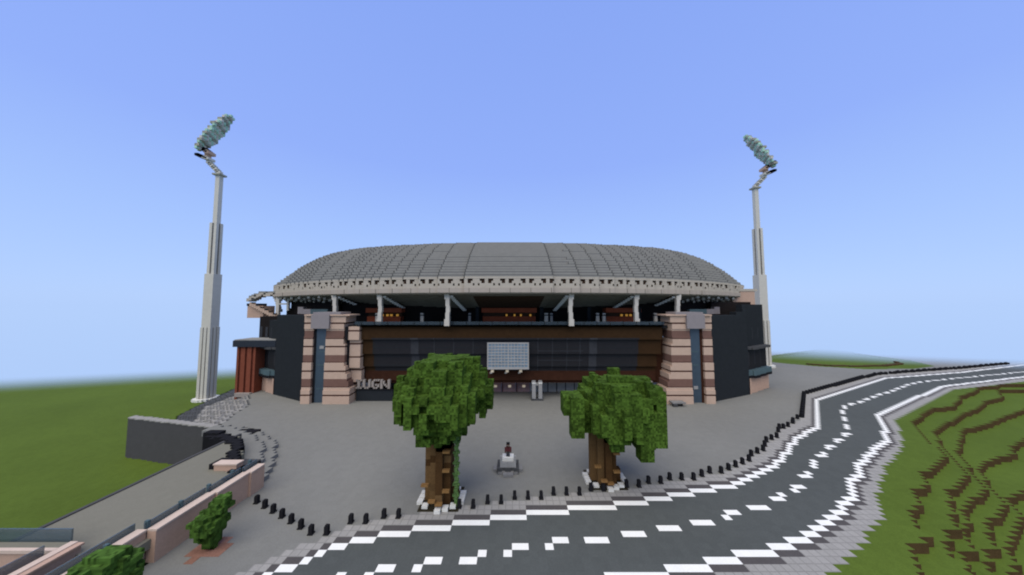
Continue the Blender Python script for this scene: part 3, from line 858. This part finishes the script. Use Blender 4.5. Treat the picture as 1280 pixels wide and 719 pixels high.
# ------------------------------------------------------------------ trees
def tree(cx, cy, tx, ty, R_, prof_top, prof_bot, tw, th, label, seed, extra=None):
    rn = random.Random(seed)
    t = thing('oak_tree', (tx,ty,0), label, 'tree', 'leafy block trees on the plaza')
    cells = {}
    jit = {}
    for i in range(-R_-1, R_+2):
        for j in range(-R_-1, R_+2):
            r = math.hypot(i, j)*(1+.06*math.sin(3*math.atan2(j, i)+seed))
            if r > R_+(.55 if seed == 3 else -.05): continue
            jt = jit.setdefault((i//2, j//2), (rn.choice((0,0,1,-1)), rn.choice((-1,0,0,1,2))))
            top = math.floor(prof_top(r)+.5)+ (jt[0] if r > 2.5 else 0)
            bot = math.floor(prof_bot(i, j, r)+.5)+jt[1]+rn.choice((0,0,1,-1))
            for k in range(bot, top):
                if rn.random() < .035 and r > R_-3: continue
                cells[i+math.floor(cx), j+math.floor(cy), k] = M_LEAF
    if extra:
        for (xa,xb,ya,yb,za,zb) in extra:
            for i in range(xa,xb):
                for j in range(ya,yb):
                    for k in range(za,zb): cells[i,j,k] = M_LEAF
    mb = MB(); mb.vox(cells); part(mb, 'crown', t)
    tc_ = {}; ixx, iyy = math.floor(tx), math.floor(ty)
    for k in range(0, th):
        for i in range(-tw//2, tw//2+1):
            for j in range(-2, 3):
                if abs(i)+abs(j) >= 3 or (k > 1 and i == 2): continue
                if k > 3 and i == tw//2 and (k % 4 == 0 or j != 0): continue
                if k > 6 and i == -tw//2 and j == -2: continue
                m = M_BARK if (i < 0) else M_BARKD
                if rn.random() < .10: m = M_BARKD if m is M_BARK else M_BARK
                tc_[ixx+i, iyy+j, k] = m
    mb = MB(); mb.vox(tc_); part(mb, 'trunk', t)
    mb = MB()
    for (di, z) in ((-1,1.2),(1,2.6),(0,.8),(-2,3.4),(1,5.4),(1,8.0)):
        if z < th-1: mb.box(ixx+di+.1, iyy-2.55, z, ixx+di+1.1, iyy-2.0, z+.3, M_TAN)
    part(mb, 'bark_shelf', t)
    return t, ixx, iyy
def ptop1(r): return 20.9 - .07*r*r if r < 4.5 else 20.2-(r-4.5)*1.5
t1, ix, iy = tree(-10.6, 47.4, -10.6, 47.5, 7, ptop1, lambda i, j, r: 8.8+max(0, r-1.5)*.95-(1.0 if j > 0 else 0), 4, 12, 'large round leafy block tree with hanging vine, left and taller of the two plaza trees', 3)
mb = MB()
for k in range(0, 22):
    mb.box(-8.45+(.12 if k % 2 else 0), 45.6, k*.5, -7.85+(.12 if k % 2 else 0), 45.8, k*.5+.5, M_VINE)
    if k % 3 == 0: mb.box(-8.6, 45.5, k*.5, -7.6, 45.85, k*.5+.25, M_VINE)
part(mb, 'vine', t1)
def ptop2(r): return 17.2 - .05*r*r if r < 4 else 16.4-(r-4)*.8
def pbot2(i, j, r):
    b = 7.8+max(0, r-3.5)*.75
    if i > 2 and j < 3: b -= 2.0
    if i > 4 and j < 0: b += 1.0
    return b
t2_, jx, jy = tree(17.0, 51.5, 15.5, 52.0, 7, ptop2, pbot2, 4, 9, 'lopsided leafy block tree, right and lower of the two plaza trees', 11,
                   extra=[(9,11,47,49,9,15),(8,11,48,51,12,15),(19,21,46,48,6,13),(21,23,46,48,8,13)])
for (cx_, cy_, nm) in ((ix+.5, iy+.5, 'white ring planter of dark soil around the left plaza tree'), (jx+.5, jy+.5, 'white ring planter of dark soil around the right plaza tree')):
    t = thing('ring_planter', (cx_,cy_,0), nm, 'planter', 'ring planters')
    mb = MB(); cells = {}
    for i in range(-4, 5):
        for j in range(-4, 5):
            r = math.hypot(i, j)
            if r < 2.5: cells[i, j, 0] = M_SOIL
    for k in range(16):
        aa = k/16*2*math.pi; px_, py_ = cx_+3.0*math.cos(aa), cy_+2.9*math.sin(aa)
        px_, py_ = round(px_*2)/2, round(py_*2)/2
        if k not in (5, 11): mb.box(px_-.42, py_-.42, 0, px_+.42, py_+.42, .40+.004*k, M_QUARTZ)
    mb.box(cx_-2.9, cy_-2.9, 0, cx_+2.9, cy_+2.9, .06, M_SOIL)
    part(mb, 'ring', t)
    mb = MB(); mb.vox(cells, (1,1,.15), (cx_-.5, cy_-.5, 0)); part(mb, 'soil', t)

# small leafy bushes by the parapet
def bush(name, label, blobs, stem, seed):
    rn = random.Random(seed)
    t = thing(name, (stem[0], stem[1], 0), label, 'bush')
    cells = {}
    for (x, y, z, r, rz) in blobs:
        for i in range(int((x-r)*2)-1, int((x+r)*2)+2):
            for j in range(int((y-r)*2)-1, int((y+r)*2)+2):
                for k in range(int((z-rz)*2)-1, int((z+rz)*2)+2):
                    if k < 0: continue
                    q = ((i+.5)/2-x)**2/r**2+((j+.5)/2-y)**2/r**2+((k+.5)/2-z)**2/rz**2
                    if q < .8+rn.random()*.35: cells[i, j, k] = M_LEAF2
    mb = MB(); mb.vox(cells, .5); part(mb, 'foliage', t)
    mb = MB(); mb.box(stem[0]-.4, stem[1]-.4, 0, stem[0]+.4, stem[1]+.4, 3.0, M_BARKD); part(mb, 'stem', t)
bush('leafy_bush', 'dark green upright bush on a red brick patch against the pink parapet', [(-36.5,38.4,2.9,1.65,1.5),(-35.9,39.0,4.6,1.0,1.1),(-36.2,38.4,1.2,.9,1.2)], (-36.2,38.4), 4)
bush('leafy_bush', 'wide dark green bush at the bottom edge below the pink parapet', [(-36.4,28.6,4.2,2.3,2.9),(-38.3,28.6,3.5,1.7,2.2),(-36.6,28.6,1.2,1.6,1.6)], (-36.8,28.6), 5)
mb = MB(); rn = random.Random(2)
for i in range(-39, -32):
    for j in range(36, 41):
        q = abs(i+.5+36)/2.6+abs(j+.5-38)/1.9
        if q < 1+rn.random()*.3-.1: mb.box(i, j, 0.0, i+1, j+1, .02+.01*rn.random(), M_BRICK)
tag(mb.build('brick_patch'), 'patch of red brick paving under the upright bush', 'paving')

# ------------------------------------------------------------------ statue in the plaza
t = thing('statue', (-.7,55.5,0), 'small dark figure statue on a pale plinth and dark round base in mid plaza', 'statue')
mb = MB(); cells = {}
for i in range(-3, 3):
    for j in range(-3, 3):
        if math.hypot(i+.5, j+.5) < 2.9: mb.box(-.7+i*.85, 55.5+j*.85, 0, -.7+(i+1)*.85, 55.5+(j+1)*.85, .5, M_STONE)
for (a_, b_) in ((-1.9,-1.0),(1.0,1.9),(-.5,.5)): mb.box(-.7+a_, 53.9, .5, -.7+b_, 57, 1.0, M_STONED)
mb.box(-2.2, 54.2, .5, .8, 56.8, .95, M_STONED)
part(mb, 'base', t)
mb = MB(); mb.box(-2.1, 54.3, 1.0, .7, 56.7, 1.9, M_WALLG); mb.box(-1.7, 54.7, 1.9, .3, 56.3, 2.4, M_QUARTZ)
mb.box(-2.1, 54.3, 1.9, -1.8, 54.6, 2.9, M_WALLG); mb.box(.4, 54.3, 1.9, .7, 54.6, 2.9, M_WALLG)
part(mb, 'plinth', t)
mb = MB(); fx, fy_ = -.7, 55.4; z = 2.4
mb.box(fx-.30, fy_-.14, z, fx-.02, fy_+.14, z+.85, M_BLACK); mb.box(fx+.02, fy_-.20, z, fx+.30, fy_+.08, z+.85, M_BLACK)
mb.box(fx-.34, fy_-.18, z+.85, fx+.34, fy_+.16, z+1.6, M_REDC)
mb.box(fx-.60, fy_-.22, z+.8, fx-.35, fy_+.06, z+1.55, M_REDC); mb.box(fx+.35, fy_-.14, z+.8, fx+.60, fy_+.14, z+1.55, M_REDC)
mb.box(fx-.58, fy_-.21, z+.62, fx-.37, fy_+.04, z+.8, M_SKIN); mb.box(fx+.37, fy_-.12, z+.62, fx+.58, fy_+.12, z+.8, M_SKIN)
mb.box(fx-.10, fy_-.1, z+1.6, fx+.10, fy_+.1, z+1.68, M_SKIN)
mb.box(fx-.28, fy_-.28, z+1.68, fx+.28, fy_+.26, z+2.1, M_SKIN); mb.box(fx-.30, fy_-.24, z+2.05, fx+.30, fy_+.30, z+2.28, M_BLACK)
mb.box(fx-.16, fy_-.30, z+1.88, fx-.06, fy_-.27, z+1.95, M_QUARTZ); mb.box(fx+.06, fy_-.30, z+1.88, fx+.16, fy_-.27, z+1.95, M_QUARTZ)
part(mb, 'figure', t)

# ------------------------------------------------------------------ bollards, black fence
BOL = [(-38,46),(-36,45),(-34,44),(-32,43),(-30,42),(-28,41),(-26,40),(-24,40),(-22,42),(-20,42),(-18,43),(-16,43),(-8,45),(-6,45),(-4,46),(-2,46),(0,47),(2,47),(4,47),(6,48),(8,48),(10,48),(12,49),(14,49),(18,50),(20,50),(22,51),(24,51),(26,52),(28,52),(30,52),(32,53),(34,54),(36,54),(38,55),(40,56),(42,57),(44,58),(46,60),(48,61),(50,62),(52,64),(54,66),(56,67),(58,68),(61,71),(63,73),(64,73),(66,74),(69,76),(70,77),(73,79)]
mb = MB()
mb.box(-.25,-.25,.14,.25,.25,1.0,M_BLACK); mb.box(-.20,-.20,1.0,.20,.20,1.12,M_BLACK); mb.box(-.33,-.33,0,.33,.33,.14,M_BLACK)
b0 = mb.build('bollard')
ORD = 'first second third fourth fifth sixth seventh eighth ninth tenth eleventh twelfth thirteenth fourteenth fifteenth sixteenth seventeenth'.split()
BG = [('black bollards in the slanting row by the parapet', -99, 'short black bollard from the pink parapet in the slanting row'),
      ('black bollards left of the left tree', -25, 'short black kerb bollard from the road corner towards the left tree'),
      ('black bollards between the trees', -9, 'short black kerb bollard right of the left tree planter'),
      ('black bollards right of the right tree', 17, 'short black kerb bollard right of the right tree planter'),
      ('black bollards leading up to the fence', 45, 'black bollard of the close diagonal row leading to the black fence')]
for k, (x, y) in enumerate(BOL):
    o = b0 if k == 0 else b0.copy()
    if k: COL.objects.link(o)
    o.location = (x+.4, y+.5, 0)
    grp, first, text = [g for g in BG if x >= g[1]][-1]
    n_ = sum(1 for q in BOL[:k+1] if q[0] >= first)
    tag(o, ORD[n_-1]+' '+text, 'bollard', grp)
t = thing('black_fence', (75,80,0), 'low black wall fence following the far roadside right of the stadium', 'fence')
FP = [(75,80.4),(95.4,100.9),(152.7,128.3),(170.4,132.8),(207.1,141.1),(248,152)]
mr2, mp = MB(), MB(); cnt = 0
for a_, b_ in zip(FP, FP[1:]):
    n_ = int(max(abs(b_[0]-a_[0]), abs(b_[1]-a_[1])))
    for k in range(n_):
        x = math.floor(a_[0]+(b_[0]-a_[0])*k/n_); y = math.floor(a_[1]+(b_[1]-a_[1])*k/n_)
        mr2.box(x, y+.3, 0, x+1.0, y+.7, .85, M_BLACK)
        if k % 2 == 0: mp.box(x+.25, y+.2, 0, x+.75, y+.8, 1.15, M_BLACK)
part(mr2, 'panel', t); o = part(mp, 'fence_post', t); o['kind'] = 'stuff'
